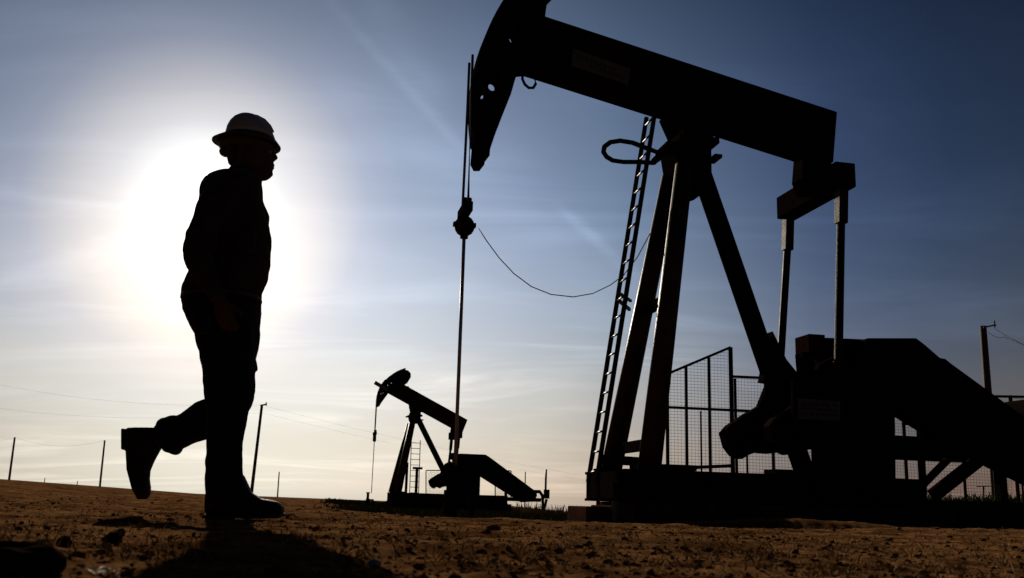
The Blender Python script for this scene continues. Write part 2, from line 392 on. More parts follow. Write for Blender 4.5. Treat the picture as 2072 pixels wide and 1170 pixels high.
def pumpjack(name, label, O, yaw, ang, rear=2.58, hscale=1., front=FRONT, beam_mat=M_STEEL, big=True):
    T = thing(name, label, 'pumpjack', tuple(O), yaw)
    PIV = globals()['PIV'] if big else (-.12, 5.05)
    dzp = PIV[1] - 6.08; dxp = PIV[0] - .12
    rp = lambda s, t: rotp(s, t, ang, PIV)
    # walking beam: I-section with flanges and stiffeners, in beam coordinates
    bt = 1. if big else .86
    bm = MB(); s0, s1 = front - .45 * hscale, rear - (.22 if big else .10)
    def strip(sa, sb, ta, tb, y0, y1): bm.prism([rp(sa, ta * bt), rp(sb, ta * bt), rp(sb, tb * bt), rp(sa, tb * bt)], y0, y1)
    strip(s0, s1, .12, .165, -.19, .19); strip(s0, s1, .985, 1.03, -.19, .19)
    bm.prism([rp(s0, .165 * bt), rp(s1, .165 * bt), rp(s1, .985 * bt), rp(s0, .985 * bt)], -.15, -.12)
    bm.prism([rp(s0, .165 * bt), rp(s1, .165 * bt), rp(s1, .985 * bt), rp(s0, .985 * bt)], .12, .15)
    for s in (s0, s0 + .9, -.35, .35, 1.2, s1 - .5): strip(s, s + .035, .165, .985, -.185, .185)
    bm.prism([rp(s1 - .02, .12), rp(s1 + .12, .14), rp(s1 + .05, 1.03 * bt), rp(s1 - .02, 1.03 * bt)], -.19, .19)
    bm.build('walking_beam', beam_mat, T)
    lug = MB()
    for s in (-1.0,): lug.prism([rp(s, 1.03 * bt), rp(s + .12, 1.03 * bt), rp(s + .11, 1.03 * bt + .06), rp(s + .02, 1.03 * bt + .06)], -.05, .05)
    lug.build('lifting_lug', beam_mat, T)
    # horse head: two holed side plates and a curved front plate
    sx = hscale if big else .78
    def hs(s, t):
        return rp(front + (s - FRONT) * sx, .58 + (t - .58) * hscale)
    tip = unrot(*P1(958, 286, -.15), A1)
    a_bot = math.degrees(math.atan2(tip[1] - .05, tip[0])) % 360
    arcp = arc_st(a_bot, 139.5, 26)
    h0 = HEAD_ST[0]
    crown = [(-2.84, 2.44), (-2.66, 2.50), (-2.50, 2.40), (-2.44, 2.15), (-2.46, 1.9)] if big else [(-2.66, 2.22), (-2.45, 2.28), (-2.22, 2.18), (-2.08, 1.9), (-2.1, 1.3)]
    outer = [hs(*p) for p in arcp] + [hs(*p) for p in crown] + [hs(*p) for p in HEAD_ST[0 if big else 2:]]
    holes = []
    for x, y, r in HOLES_PX:
        s, t = unrot(*P1(x, y, -.15), A1)
        holes.append([hs(s + r * math.cos(a), t + r * math.sin(a)) for a in np.linspace(0, 2 * math.pi, 15)[:-1]])
    H = thing_part('horse_head', T)
    for y0, y1 in ((-.222, -.197), (.197, .222)):
        holed_plate(outer, holes, y0, y1).build('side_plate', M_STEEL, H)
    fp = MB(); rin = [hs(*p) for p in arc_st(a_bot, 139.5, 26, RAD - .03)]; rout = [hs(*p) for p in arc_st(a_bot, 139.5, 26, RAD + .015)]
    for i in range(25): fp.prism([rin[i], rin[i + 1], rout[i + 1], rout[i]], -.23, .23)
    fp.build('face_plate', M_STEEL, H, smooth=False)
    # web ribs inside the head keep most of it opaque
    rb = MB()
    rb.prism([hs(-2.9, .2), hs(-2.86, .2), hs(-2.86, 2.0), hs(-2.9, 2.0)], -.18, .18)
    rb.prism([hs(*HEAD_ST[-3]), hs(*HEAD_ST[5]), hs(HEAD_ST[5][0] - .03, HEAD_ST[5][1]), hs(HEAD_ST[-3][0] - .03, HEAD_ST[-3][1])], -.18, .18)
    rb.build('back_rib', M_STEEL, H)
    # bridle: two wire ropes over the face plate, hanging plumb to the carrier bar
    zc = P1(950, 425)[1] if big else 3.7
    arc_w = [hs(*p) for p in arc_st(a_bot, 139.5, 60, RAD + .045)]
    left = min(arc_w, key=lambda p: p[0])
    if big: left = (left[0] + .01, left[1])
    up = [p for p in arc_w if p[1] > left[1]]; up.sort(key=lambda p: p[1]); up = up[: (13 if big else 30)]
    for sy in (-1, 1):
        pts = [(left[0], sy * (.26 if big else .1), zc), (left[0], sy * .16, left[1])] + ([(left[0], sy * .15, P1(958, 120)[1])] if big else [(p[0], sy * .14, p[1]) for p in up[1:]])
        MB().tube(pts, .021 if big else .02, 8).build('bridle_cable', M_CABLE, T, True)
    cb = MB().box((left[0] - .07, -.30, zc - .10), (left[0] + .07, .30, zc + .05))
    cb.box((left[0] - .045, -.09, zc + .05), (left[0] + .085, .09, zc + .17))
    cb.build('carrier_bar', M_STEEL, T, bevel=.012)
    cl_ = MB().ball((left[0], 0, zc - .26), (.155, .16, .16)); cl_.tube([(left[0], 0, zc - .12), (left[0], 0, zc - .45)], .06, 10)
    cl_.box((left[0] - .17, -.05, zc - .27), (left[0] + .17, .05, zc - .21))
    if big: cl_.build('rod_clamp', M_STEEL, T, True)
    else: MB().box((left[0] - .08, -.08, zc - .45), (left[0] + .08, .08, zc - .1)).build('rod_clamp', M_STEEL, T)
    MB().tube([(left[0], 0, zc - .2), (left[0], 0, .55)], .027 if big else .02, 10).build('polished_rod', M_ROD, T, True)
    if not big:   # latch lever sticking out of the small head
        a = hs(-3.55, .75); MB().bar((a[0] + .1, -.25, a[1] - .60), (a[0] - .62, -.25, a[1] - .24), .05, .2).build('latch_lever', M_GALV, T)
    # saddle bearing and samson post head
    sb = MB(); pts = [rp(-.42, .12), rp(.42, .12), rp(.32, -.02), (PIV[0] + .22, PIV[1] - .16), (PIV[0] - .22, PIV[1] - .16), rp(-.32, -.02)]
    sb.prism(pts, -.26, .26); sb.tube([(PIV[0], -.42, PIV[1] - .05), (PIV[0], .42, PIV[1] - .05)], .15, 16)
    sb.build('saddle_bearing', M_STEEL, T)
    ph = MB(); ph.box((PIV[0] - .33, -.5, 5.70 + dzp), (PIV[0] + .33, .5, 5.80 + dzp))
    ph.prism([(PIV[0] - .26, 5.80 + dzp), (PIV[0] + .26, 5.80 + dzp), (PIV[0] + .22, 5.95 + dzp), (PIV[0] - .22, 5.95 + dzp)], -.45, .45)
    ph.prism([(x + dxp, z + dzp) for x, z in ([(-.24, 5.70), (.40, 5.70), (.40, 5.3), (.34, 5.0), (-.02, 4.85), (-.16, 5.2)] if big else [(-.2, 5.7), (.34, 5.7), (.3, 5.35), (-.1, 5.35)])], -.30, .30)
    ph.box((.40 + dxp, -.42, 5.50 + dzp), (.53 + dxp, -.1, 5.56 + dzp)); ph.box((-.36 + dxp, -.35, 5.66 + dzp), (-.24 + dxp, .2, 5.72 + dzp))
    ph.build('post_cap', M_STEEL, T, bevel=.01)
    if big:
        br_ = MB(); br_.bar(at_z(1322, 328, 5.45), (-.2, -.1, 5.75), .09, .10); br_.build('hoop_bracket', M_STEEL, T)
    # legs
    for y0, y1 in ((-.87, -.30), (.87, .30)):
        lg = MB(); lg.tube([((-.86 if big else -1.0), y0, .62), (-.06 + dxp, y1, 5.35 + dzp)], [.165, .14] if big else [.21, .17], 20)
        lo = link('samson_leg', lg.mesh('samson_leg', M_RUST, True), T)
        MB().box((-1.08, y0 - .2, .60), (-.62, y0 + .2, .68)).build('foot_plate', M_STEEL, lo)
    rl = MB(); rl.tube([(2.0 if big else 2.3, 0, .62), (.22 + dxp, 0, 5.75 + dzp)], [.155, .155], 20)
    lo = link('samson_leg', rl.mesh('samson_leg', M_STEEL, True), T)
    rl2 = MB(); rl2.prism([(1.28, 2.05), (1.46, 2.85), (1.68, 2.42), (2.05, 2.0)], -.1, .1); rl2.build('gusset', M_STEEL, lo) if big else None
    cbx = MB(); zb = 3.15; k = (zb - .62) / (4.73 + dzp); xb = -.86 + (.8 + dxp) * k; yb = .87 - .57 * k
    cbx.bar((xb, -yb, zb), (xb, yb, zb), .12, .14); cbx.build('cross_brace', M_STEEL, T)
    cbx = MB(); zb = .98; k = (zb - .62) / (4.73 + dzp); xb = -.86 + (.8 + dxp) * k; yb = .87 - .57 * k
    cbx.bar((xb, -yb, zb), (xb, yb, zb), .14, .15); cbx.build('cross_brace', M_STEEL, T)
    # ladder on the front of the post
    La = thing_part('ladder', T)
    def lad(k): return (-1.42 + .92 * k, .45 + 5.85 * k) if big else (.42 - .25 * k, .62 + 3.3 * k)
    if big:
        for y in (-.21, .21):
            x0, z0 = lad(0); x1, z1 = lad(1); MB().bar((x0, y, z0), (x1, y, z1), .055, .06, up=(1, 0, 0)).build('rail', M_STEEL, La)
        rungm = MB().tube([(0, -.21, 0), (0, .21, 0)], .016, 8).mesh('rung', M_RUST, True)
        for i in range(20):
            x, z = lad((i + .5) / 20); r_ = link('rung', rungm, La); r_.location = (x, 0, z)
    else:
        for x in (0., .5): MB().bar((x + .05, 1.3, .0), (x, 1.3, 3.5), .04, .04).build('rail', M_GALV, La)
        rungm = MB().tube([(0, 1.3, 0), (.5, 1.3, 0)], .018, 6).mesh('rung', M_GALV, True)
        for i in range(11): r_ = link('rung', rungm, La); r_.location = (.05 * (1 - i / 11), 0, .35 + .3 * i)
    for k in ((.055, .47) if big else ()):
        x, z = lad(k)
        if k > .1:
            MB().bar((x, .1, z), (x + .34, .6, z - .02), .04, .05).bar((x, .1, z + .12), (x + .36, .6, z + .12), .04, .04).build('standoff', M_GALV, La)
        else: MB().bar((x, -.2, z), (x + .75, -.2, z - .02), .05, .13).build('standoff', M_STEEL, La)
    if big: MB().tube([(-1.33, 0, -.1), (-1.33, 0, .6)], .03, 8).build('ladder_prop', M_RUST, La)
    # safety hoop
    if big:
        hp = [(1352, 300), (1335, 310), (1308, 300), (1280, 289), (1255, 285), (1235, 288), (1223, 297), (1221, 308), (1228, 318), (1240, 325), (1262, 328), (1295, 328), (1322, 330), (1333, 322)]
        MB().tube([at_z(x, y, 5.45) for x, y in hp], .038, 8).build('safety_hoop', M_STEEL, T, True)
        cp = [(968, 462, 0), (985, 488, 0), (1010, 522, 0), (1040, 554, 0), (1075, 580, 0), (1115, 596, 0), (1160, 601, 0), (1200, 594, 0.05), (1235, 577, .1), (1262, 557, .2), (1290, 520, .35), (1318, 468, .45)]
        pts = []
        for x, y, Y in cp: X, Z = P1(x, y, Y); pts.append((X, Y, Z))
        MB().tube(pts, .008, 6).build('sensor_cable', M_GALV, T, True)
        hk = [(1058, 146), (1057, 160), (1062, 171), (1070, 178), (1079, 178), (1084, 170), (1082, 158), (1076, 146)]
        MB().tube([(P1(x, y, 0)[0], 0, P1(x, y, 0)[1]) for x, y in hk], .024, 8).build('shackle', M_STEEL, T, True)
    # equaliser hanging from the rear end of the beam
    ex_, ez_ = rp(rear - .36, .12); drop = .52 if big else .30
    eb = MB(); eb.prism([rp(rear - .62, .13), rp(rear - .12, .13), (ex_ + .26, ez_ - .35), (ex_ + .24, ez_ - drop - .05), (ex_ - .22, ez_ - drop - .05), (ex_ - .30, ez_ - .35)], -.17, .17)
    eb.tube([(ex_, -.24, ez_ - .2), (ex_, .24, ez_ - .2)], .14, 14)
    eb.build('equalizer_bearing', M_STEEL, T)
    ec = ez_ - drop; PY = .86
    MB().box((ex_ - .17, -PY - .12, ec - .20), (ex_ + .17, PY + .12, ec + .19)).build('equalizer', M_STEEL, T, bevel=.02)
    # cranks with counterweights, pitman arms
    pin = (2.07, 2.13); shaft = (2.72, 1.62) if big else (2.9, 1.62)
    cwp = [P1(x, y, .9) for x, y in [(1453, 877), (1466, 862), (1502, 838), (1540, 817), (1572, 790), (1602, 768)]]
    cwb = [P1(x, y, .9) for x, y in [(1546, 919), (1518, 916), (1503, 922), (1490, 930), (1474, 923), (1461, 906)]]
    for sy in (-1, 1):
        y0, y1 = sorted((sy * .72, sy * .84))
        ck = MB().prism([(pin[0] - .25, pin[1] + .12), (pin[0] + .05, pin[1] + .28), (shaft[0] + .2, shaft[1] + .28), (shaft[0] + .22, shaft[1] - .25), (1.75, 1.05), (1.35, 1.2)], y0, y1)
        ck.tube([(pin[0], sy * .66, pin[1]), (pin[0], sy * 1.02, pin[1])], .075, 12)
        c_ = ck.build('crank', M_STEEL, T)
        y0, y1 = sorted((sy * .66, sy * .90))
        MB().prism(cwp + [(2.35, 1.95), (2.5, 1.1)] + cwb, y0, y1).build('counterweight', M_DARKRUST, c_, bevel=.015)
        pt = MB(); tz = ec - .15; tw = min(.62, (tz - pin[1]) * .4)
        dx = (pin[0] - ex_) * tw / (tz - pin[1])
        pt.bar((ex_, sy * PY, ec + .05), (ex_ + dx, sy * PY, tz - tw), .15, .15)
        pt.tube([(ex_ + dx, sy * PY, tz - tw + .02), (pin[0], sy * .93, pin[1])], .064, 12)
        pt.box((pin[0] - .1, sy * .93 - .06, pin[1] - .16), (pin[0] + .1, sy * .93 + .06, pin[1] + .16))
        pt.build('pitman_arm', M_PIT, T)
    # gear reducer on its stand
    gb = MB(); gb.prism([(2.18, 2.05), (2.15, 2.60), (2.28, 2.78), (3.15, 2.80), (3.2, 2.5), (3.15, 1.75), (3.0, 1.35), (2.6, 1.35)], -.24, .52)
    gb.tube([(shaft[0], -.74, shaft[1]), (shaft[0], .74, shaft[1])], .14, 16)
    G = gb.build('gear_reducer', M_STEEL, T, bevel=.02)
    a0 = P1(1612, 722, -.2); a1 = P1(1650, 684, -.2)
    MB().box((2.02, -.2, 2.55), (2.30, .25, 2.83)).build('oil_box', M_RED, G, bevel=.01)
    MB().tube([(1.93, -.1, 2.5), (2.2, -.1, 2.5)], .05, 8).build('drain_plug', M_STEEL, G)
    gs = MB()
    gs.prism([(2.35, .62), (3.05, .62), (3.0, 1.4), (2.5, 1.4)], -.55, -.45); gs.prism([(2.35, .62), (3.05, .62), (3.0, 1.4), (2.5, 1.4)], .45, .55)
    gs.box((2.45, -.45, .66), (3.02, .45, .74)); gs.box((2.45, -.6, 1.3), (3.02, .6, 1.38))
    gs.box((2.85, -.66, .5), (3.0, .66, 1.9)); gs.box((2.0 if not big else 2.6, -.44, .4), (3.4 if not big else 3.0, .44, 1.9)); gs.build('reducer_stand', M_STEEL, T)
    # brake drum guard on the near side carries a pale placard
    pg_ = MB(); q = [P1(x, y, -1.0) for x, y in [(1600, 770), (1805, 770), (1808, 1000), (1648, 1000), (1640, 900), (1600, 870)]]
    pg_.prism(q, -1.06, -1.0) if big else pg_.box((2.3, -1.04, .6), (3.4, -1.0, 2.1))
    pg = pg_.build('crank_guard', M_STEEL, T)
    if big:
        q = [P1(x, y, -1.07) for x, y in [(1614, 806), (1700, 812), (1700, 852), (1614, 848)]]
        sg = MB().prism(q, -1.075, -1.063).build('placard', M_SIGN, T)
        (xa, za), (xb_, zb_) = q[3], q[1]
        dk = MB()
        for r_ in range(3):
            zc_ = za + (zb_ - za) * (.28 + .24 * r_); xx = xa + .06
            while xx < xb_ - .08:
                w_ = random.uniform(.03, .09); dk.box((xx, -1.078, zc_ - .02), (min(xx + w_, xb_ - .05), -1.0755, zc_ + .02)); xx += w_ + .025
        dk.build('print', M_INK, sg, kind='stuff')
        q = [P1(x, y, -.192) for x, y in [(1160, 99), (1276, 140), (1270, 172), (1156, 134)]]
        fr = MB().prism(q, -.204, -.192).build('name_plate', M_SIGN, T)
        qa = [P1(x, y, -.206) for x, y in [(1164, 106), (1270, 144), (1265, 166), (1161, 130)]]
        ld = MB()
        for rr in (0, 1):
            for i in range(11):
                if rr == 0 and i > 8: continue
                if rr == 1 and i < 3: continue
                u0 = .04 + i * .086; u1 = u0 + random.uniform(.04, .068); v0 = .12 + rr * .45; v1 = v0 + .3
                f_ = lambda u, v: tuple(qa[0][k] * (1 - u) * (1 - v) + qa[1][k] * u * (1 - v) + qa[2][k] * u * v + qa[3][k] * (1 - u) * v for k in (0, 1))
                ld.prism([f_(u0, v0), f_(u1, v0), f_(u1, v1), f_(u0, v1)], -.2065, -.2045)
        ld.build('print', M_INK, fr, kind='stuff')
    # belt guard
    z0 = 2.90
    bgp = [P1(x, y, -.66) for x, y in [(1752, 690), (1756, 684), (1855, 684), (1872, 697), (1903, 724), (1914, 726), (1925, 735), (2072, 842), (2190, 928), (2200, 950), (2200, 1000), (2175, 1010), (2140, 1000), (1925, 894), (1805, 820), (1752, 820)]] if big else \
          [(2.25, 2.6), (2.3, 2.78), (3.75, 2.78), (3.95, 2.68), (6.65, .92), (6.75, .7), (6.6, .35), (5.9, .3), (3.35, 1.72), (2.3, 1.72)]
    bgd = MB().prism(bgp, -.66, -.28).build('belt_guard', M_STEEL, T, bevel=.02)
    for i in range(9):
        k = i / 8; x = 3.7 + 2.9 * k; MB().bar((x, -.665, 2.0 - 1.45 * k), (x + .12, -.665, 2.28 - 1.45 * k), .012, .03, up=(1, 0, 0)).build('guard_seam', M_STEEL, bgd)
    # raised motor frame, motor and braces
    mf = MB()
    if big:
        Zt = P1(1900, 886, -.6)[1]; Zb = P1(1900, 924, -.6)[1]
        for y in (-.62, .62): mf.box((2.95, y - .06, Zb), (8.6, y + .06, Zt))
        for x in (3.05, 4.5, 5.6, 7., 8.4): mf.box((x, -.55, Zb + .04), (x + .12, .55, Zt - .04))
        mf.build('motor_frame', M_STEEL, T)
        fb = [((1924, 922), (1862, 985), .085), ((1992, 920), (1885, 1004), .19)]
        for (a, b, w) in fb:
            p = P1(*a, -.6); q = P1(*b, -.6)
            for y in (-.62,): MB().bar((p[0], y, p[1]), (q[0], y, q[1]), .10, w).build('brace', M_STEEL, T)
        p = P1(2018, 922, -.6); q = P1(2018, 1025, -.6)
        MB().box((p[0] - .06, -.70, q[1]), (p[0] + .06, -.56, p[1])).build('frame_post', M_STEEL, T)
        p = P1(1862, 922, -.6); q = P1(1862, 1000, -.6)
        MB().box((p[0] - .04, -.66, q[1]), (p[0] + .04, -.58, p[1])).build('frame_post', M_STEEL, T)
        MB().box((7.6, .5, .1), (7.75, .64, Zb)).build('frame_post', M_STEEL, T)
        p = P1(1880, 1012, -.6); MB().box((3.45, -.72, -.4), (8.6, -.5, p[1])).box((3.45, .5, -.4), (8.6, .72, p[1])).build('ground_beam', M_STEEL, T)
        p = P1(2032, 942, -.6); q = P1(2085, 984, -.6)
        MB().bar((p[0], -.62, p[1]), (q[0], -.62, q[1]), .04, .04).build('brace', M_STEEL, T)
        p = P1(1862, 888, .1); jb = MB().box((p[0] - .05, 0, Zt - .02), (p[0] + .08, .12, Zt + .24)); jb.box((p[0] + .14, 0, Zt + .02), (p[0] + .4, .12, Zt + .1)); jb.box((p[0] + .26, -.02, Zt - .02), (p[0] + .4, .1, Zt + .16)); jb.build('frame_lug', M_STEEL, T)
        mo = MB(); mo.tube([(6.2, -.24, Zt + .42), (6.2, .6, Zt + .42)], .36, 20); mo.box((5.8, -.2, Zt), (6.6, .5, Zt + .12)); mo.build('motor', M_STEEL, T)
        mo2 = MB(); mo2.box((5.3, .2, Zt), (5.5, .5, Zt + .18)); mo2.box((5.7, .3, Zt), (5.78, .5, Zt + .2)); mo2.build('motor_mount', M_STEEL, T)
    else:
        MB().box((4.2, -.6, .35), (7.0, .6, .55)).build('motor_frame', M_STEEL, T)
        MB().tube([(6.2, -.2, .8), (6.2, .6, .8)], .3, 16).build('motor', M_STEEL, T)
        MB().box((4.9, .0, 1.15), (5.5, .4, 1.35)).box((5.15, .1, .5), (5.25, .3, 1.2)).build('control_box', M_STEEL, T)
    # skid
    sk = MB(); xe = 3.45 if big else 5.0
    for y in (-.85, .85):
        sk.box((-1.25, y - .11, .18), (xe, y + .11, .22)); sk.box((-1.25, y - .11, .58), (xe, y + .11, .62)); sk.box((-1.25, y - .03, .22), (xe, y + .03, .58))
        for x in np.arange(-.9, xe, .9): sk.box((x, y - .1, .22), (x + .03, y + .1, .58))
    for x in (-1.25, -.2, .9, 2.0, 3.1) + (() if big else (4.2,)): sk.box((x, -.74, .22), (x + .14, .74, .60))
    sk.build('skid', M_STEEL, T)
    dk = MB().box((-1.2, -.74, .30), (xe, .74, .34)); dk.build('skid_deck', M_STEEL, T)
    if big:
        MB().box((-.7, -.98, .622), (-.2, -.5, .70)).build('hold_down', M_STEEL, T)
        MB().box((1.0, -.95, .622), (2.2, -.6, .69)).build('hold_down', M_STEEL, T)
    else:
        MB().box((-1.3, -.97, -1.0), (5.2, .97, .183)).build('pad', M_DARKRUST, T)
        MB().box((.2, .6, .6), (.34, .72, 2.0)).box((.05, .55, 1.9), (.55, .8, 2.02)).build('vent_post', M_STEEL, T)
        MB().box((-.35, .6, .6), (-.22, .72, 2.25)).build('vent_post', M_STEEL, T)
    return T
def thing_part(name, parent):
    o = bpy.data.objects.new(name, None); COL.objects.link(o); o.parent = parent; o.empty_display_size = .1; return o

J1 = pumpjack('pumpjack', 'tall black pumpjack with ladder and hoop, filling the right side behind its dirt mounds', O1, YAW, A1)
def g1(X, Y):
    p = O1 + FR1[1] * X + FR1[2] * Y; return p, float(gz(p[0], p[1]))

d2 = ray(845, 815); p2 = CP + d2 * (54 / d2[1]); Y2 = math.radians(16)
O2 = np.array([p2[0], p2[1], p2[2] - 5.45])
J2 = pumpjack('pumpjack', 'small distant pumpjack with rusty beam, nodding between the walking man and the tall one', O2, Y2, math.radians(-25.5), rear=2.85, hscale=.64, front=-1.42, beam_mat=M_RED, big=False)

# concrete foundation blocks
def block(name, label, lo, hi, T=FR1, group=None):
    O, ex, ey = T
    o = MB().box(lo, hi).build(name, M_CONC, bevel=.02, label=label, category='foundation block')
    o.location = tuple(O); o.rotation_euler = (0, 0, YAW)
    if group: o['group'] = group
    return o
a = P1(1180, 1015, -.9); 
block('foundation_block', 'reddish concrete block under the ladder foot, left end of the big skid', (P1(1180, 1030, -1.)[0], -1.15, -.35), (P1(1232, 1030, -1.)[0], -.2, .10))
block('foundation_block', 'reddish concrete block beneath the front leg of the tall pumpjack', (P1(1234, 1030, -1.2)[0], -1.25, -.35), (P1(1282, 1030, -1.2)[0], -.3, .12))
block('foundation_slab', 'long dark concrete slab under the skid of the tall pumpjack', (-1.0, -1.15, -.4), (3.7, 1.15, .178))
cpipe = MB().tube([(0, 0, -.15), (0, 0, .3)], .035, 8).build('marker_post', M_GALV, label='short pale pipe stub against the reddish block left of the skid', category='post')
X_, Z_ = P1(1243, 1030, -1.35); pw = O1 + FR1[1] * X_ + FR1[2] * -1.35; cpipe.location = (pw[0], pw[1], -.12)

# wellheads
def wellhead(O, yaw, X, h, label):
    T = thing('wellhead', label, 'wellhead', tuple(O), yaw)
    MB().tube([(X, 0, -.5), (X, 0, h * .45)], .10, 14).tube([(X, 0, h * .2), (X, 0, h * .26)], .16, 14).build('casing_head', M_DARKRUST, T, True)
    MB().tube([(X, 0, h * .45), (X, 0, h)], .07, 12).tube([(X, 0, h * .9), (X, 0, h)], .1, 12).build('stuffing_box', M_STEEL, T, True)
    MB().tube([(X, -.1, h * .35), (X + .3, .1, h * .35), (X + .4, .5, -.3)], .045, 10).build('flow_pipe', M_STEEL, T, True)
XW = PIV[0] - 3.66
wellhead(O1, YAW, -3.50, .6, 'low wellhead at the foot of the tall pumpjack polished rod')
wellhead(O2, Y2, -2.42, .6, 'tiny wellhead under the head of the small distant pumpjack')

# ------------------------------------------------------------------ mesh guard fence behind the big pumpjack
def guard_fence():
    FY = 2.6
    T = thing('mesh_fence', 'wire mesh safety fence of thin pipe frames behind the tall pumpjack', 'fence', tuple(O1), YAW)
    q = lambda x, y, Y=FY: (lambda r: (r[0], Y, r[1]))(P1(x, y, Y))
    zb = P1(1434, 960, FY)[1]
    def post(x, y0, y1, w=.05):
        a = q(x, y0); b = q(x, y1); MB().box((a[0] - w / 2, FY - w / 2, b[2]), (a[0] + w / 2, FY + w / 2, a[2])).build('post', M_STEEL, T)
    for x, y0, y1, w in ((1350, 756, 1010, .05), (1388, 742, 1010, .04), (1434, 724, 1010, .045), (1478, 703, 1010, .06), (1487, 766, 1010, .04), (1418, 832, 1010, .025), (1511, 900, 1010, .03), (1560, 766, 1010, .045),
                         (1640, 790, 1010, .045), (1720, 795, 1010, .045), (1826, 815, 1010, .045), (1940, 800, 1015, .04), (2044, 800, 1018, .05), (2056, 822, 1018, .03), (2120, 800, 1018, .05)):
        post(x, y0, y1, w)
    def rail(a, b, w=.045): MB().bar(q(*a), q(*b), w, w).build('rail', M_STEEL, T)
    rail((1350, 757), (1478, 703)); rail((1346, 824), (1560, 834)); rail((1480, 762), (1570, 766)); rail((1560, 768), (1826, 790))
    rail((1826, 858), (1930, 860)); rail((1940, 801), (2130, 804)); rail((1990, 826), (2130, 820)); rail((1862, 930), (1960, 926), .03)
    rail((1350, 948), (1478, 943), .06)
    # woven wire: one mesh per panel
    def wires(xa, ta, xb, tb, yb=1008, st=.062):
        A = q(xa, ta); B = q(xb, tb); mb = MB(); bot = P1((xa + xb) / 2, yb, FY)[1]; r = .0019
        n = int((B[0] - A[0]) / st)
        for i in range(1, n):
            x = A[0] + (B[0] - A[0]) * i / n; zt = A[2] + (B[2] - A[2]) * i / n
            mb.box((x - r, FY - r, bot), (x + r, FY + r, zt))
        z = bot
        while z < max(A[2], B[2]):
            x0, x1 = A[0], B[0]
            if z > min(A[2], B[2]):
                k = (z - A[2]) / (B[2] - A[2])
                if B[2] > A[2]: x0 = A[0] + (B[0] - A[0]) * k
                else: x1 = A[0] + (B[0] - A[0]) * k
            mb.box((x0, FY + r, z - r * 1.3), (x1, FY + 3 * r, z + r * 1.3)); z += st * .9
        o = mb.build('wire_mesh', M_GALV, T, kind='stuff'); return o
    wires(1350, 756, 1478, 703); wires(1487, 766, 1640, 768); wires(1640, 790, 1826, 800); wires(1826, 860, 1940, 860); wires(1940, 880, 2044, 880); wires(2044, 804, 2125, 804)
guard_fence()

# ------------------------------------------------------------------ utility poles and wires
def pole(px_top, py_top, px_base, py_base, dist, r, label, arms=(), mat_=M_WOOD, group=None, cat='utility pole'):
    t = aty(px_top, py_top, dist); b = aty(px_base, py_base, dist)
    T = thing('utility_pole', label, cat, (b[0], dist, float(b[2])), 0, group)
    tp = Vector((t[0] - b[0], 0, t[2] - b[2]))
    MB().tube([(0, 0, -1.2), tp], [r, r * .75], 12).build('shaft', mat_, T, True)
    for (dx, dz, ln, w) in arms:
        MB().bar((tp.x + dx, -.05 - r, tp.z - dz), (tp.x + dx + ln, -.05 - r, tp.z - dz + .12), w, w).build('crossarm', mat_, T)
        MB().tube([(tp.x + dx + ln * .9, -.05 - r, tp.z - dz), (tp.x + dx + ln * .9, -.05 - r, tp.z - dz + .3)], w * .5, 8).build('insulator', M_GALV, T)
    return Vector((t[0], dist, t[2]))
GP = None
pA = pole(30, 885, 18, 974, 170, .20, 'bare leaning pole on the skyline, leftmost in the field')
pB = pole(212, 891, 202, 986, 165, .18, 'bare leaning pole on the skyline just left of the raised boot')
pC = pole(530, 820, 507, 1004, 92, .165, 'nearer tall pole with short crossarm just right of the man\'s legs', arms=((-.1, .05, .6, .12),))
pD = pole(565, 955, 561, 1012, 260, .2, 'faint far pole beyond the toe of the planted boot')
pE = pole(1989, 660, 2018, 1040, 42, .185, 'tall pole with sagging wires at the far right behind the belt guard', arms=((-.1, .1, .55, .06),))
pF = pole(1063, 955, 1062, 1036, 150, .10, 'thin faint mast behind the motor end of the small pumpjack', cat='mast')
pG = pole(1990, 985, 1988, 1022, 130, .16, 'small T-shaped pole in the gap right of the diagonal braces', arms=((-1.0, .0, 2.2, .14),))
for x, y, lb in ((90, 975, 'short stake on the skyline right of the leftmost pole'), (156, 981, 'short stake on the skyline left of the second pole')):
    b = aty(x, y, 120); s_ = MB().tube([(0, 0, -1), (0, 0, .45)], .05, 6).build('stake', M_WOOD, label=lb, category='stake'); s_.location = tuple(b)
def wire(pts, sag, r, label, n=24, grp=None):
    mb = MB()
    for a, b in zip(pts[:-1], pts[1:]):
        a = Vector(a); b = Vector(b)
        mb.tube([a.lerp(b, i / n) - Vector((0, 0, sag * 4 * (i / n) * (1 - i / n))) for i in range(n + 1)], r, 5, cap=False)
    o = mb.build('overhead_wire', M_GALV, label=label, category='wire')
    return o
wire([aty(-160, 740, 100), pC, aty(1500, 1000, 150)], 1.3, .005, 'faint upper power line crossing behind the man through the crossarmed pole top')
wire([aty(-160, 800, 100), pC - Vector((0, 0, .7)), aty(1500, 1010, 150)], 1.2, .0045, 'faint lower power line crossing behind the man below the crossarm')
wire([aty(-120, 870, 172), pA, pB], 1.2, .010, 'thin slack wire strung between the two leftmost skyline poles')
wire([pE + Vector((.5, 0, -.1)), aty(2200, 735, 36)], .25, .014, 'upper wire running right from the tall right-hand pole top')
wire([pE + Vector((.2, 0, -.25)), pE + Vector((.9, 0, -.45)), aty(2200, 745, 36)], .12, .010, 'lower loose wire hanging beside the tall right-hand pole top')

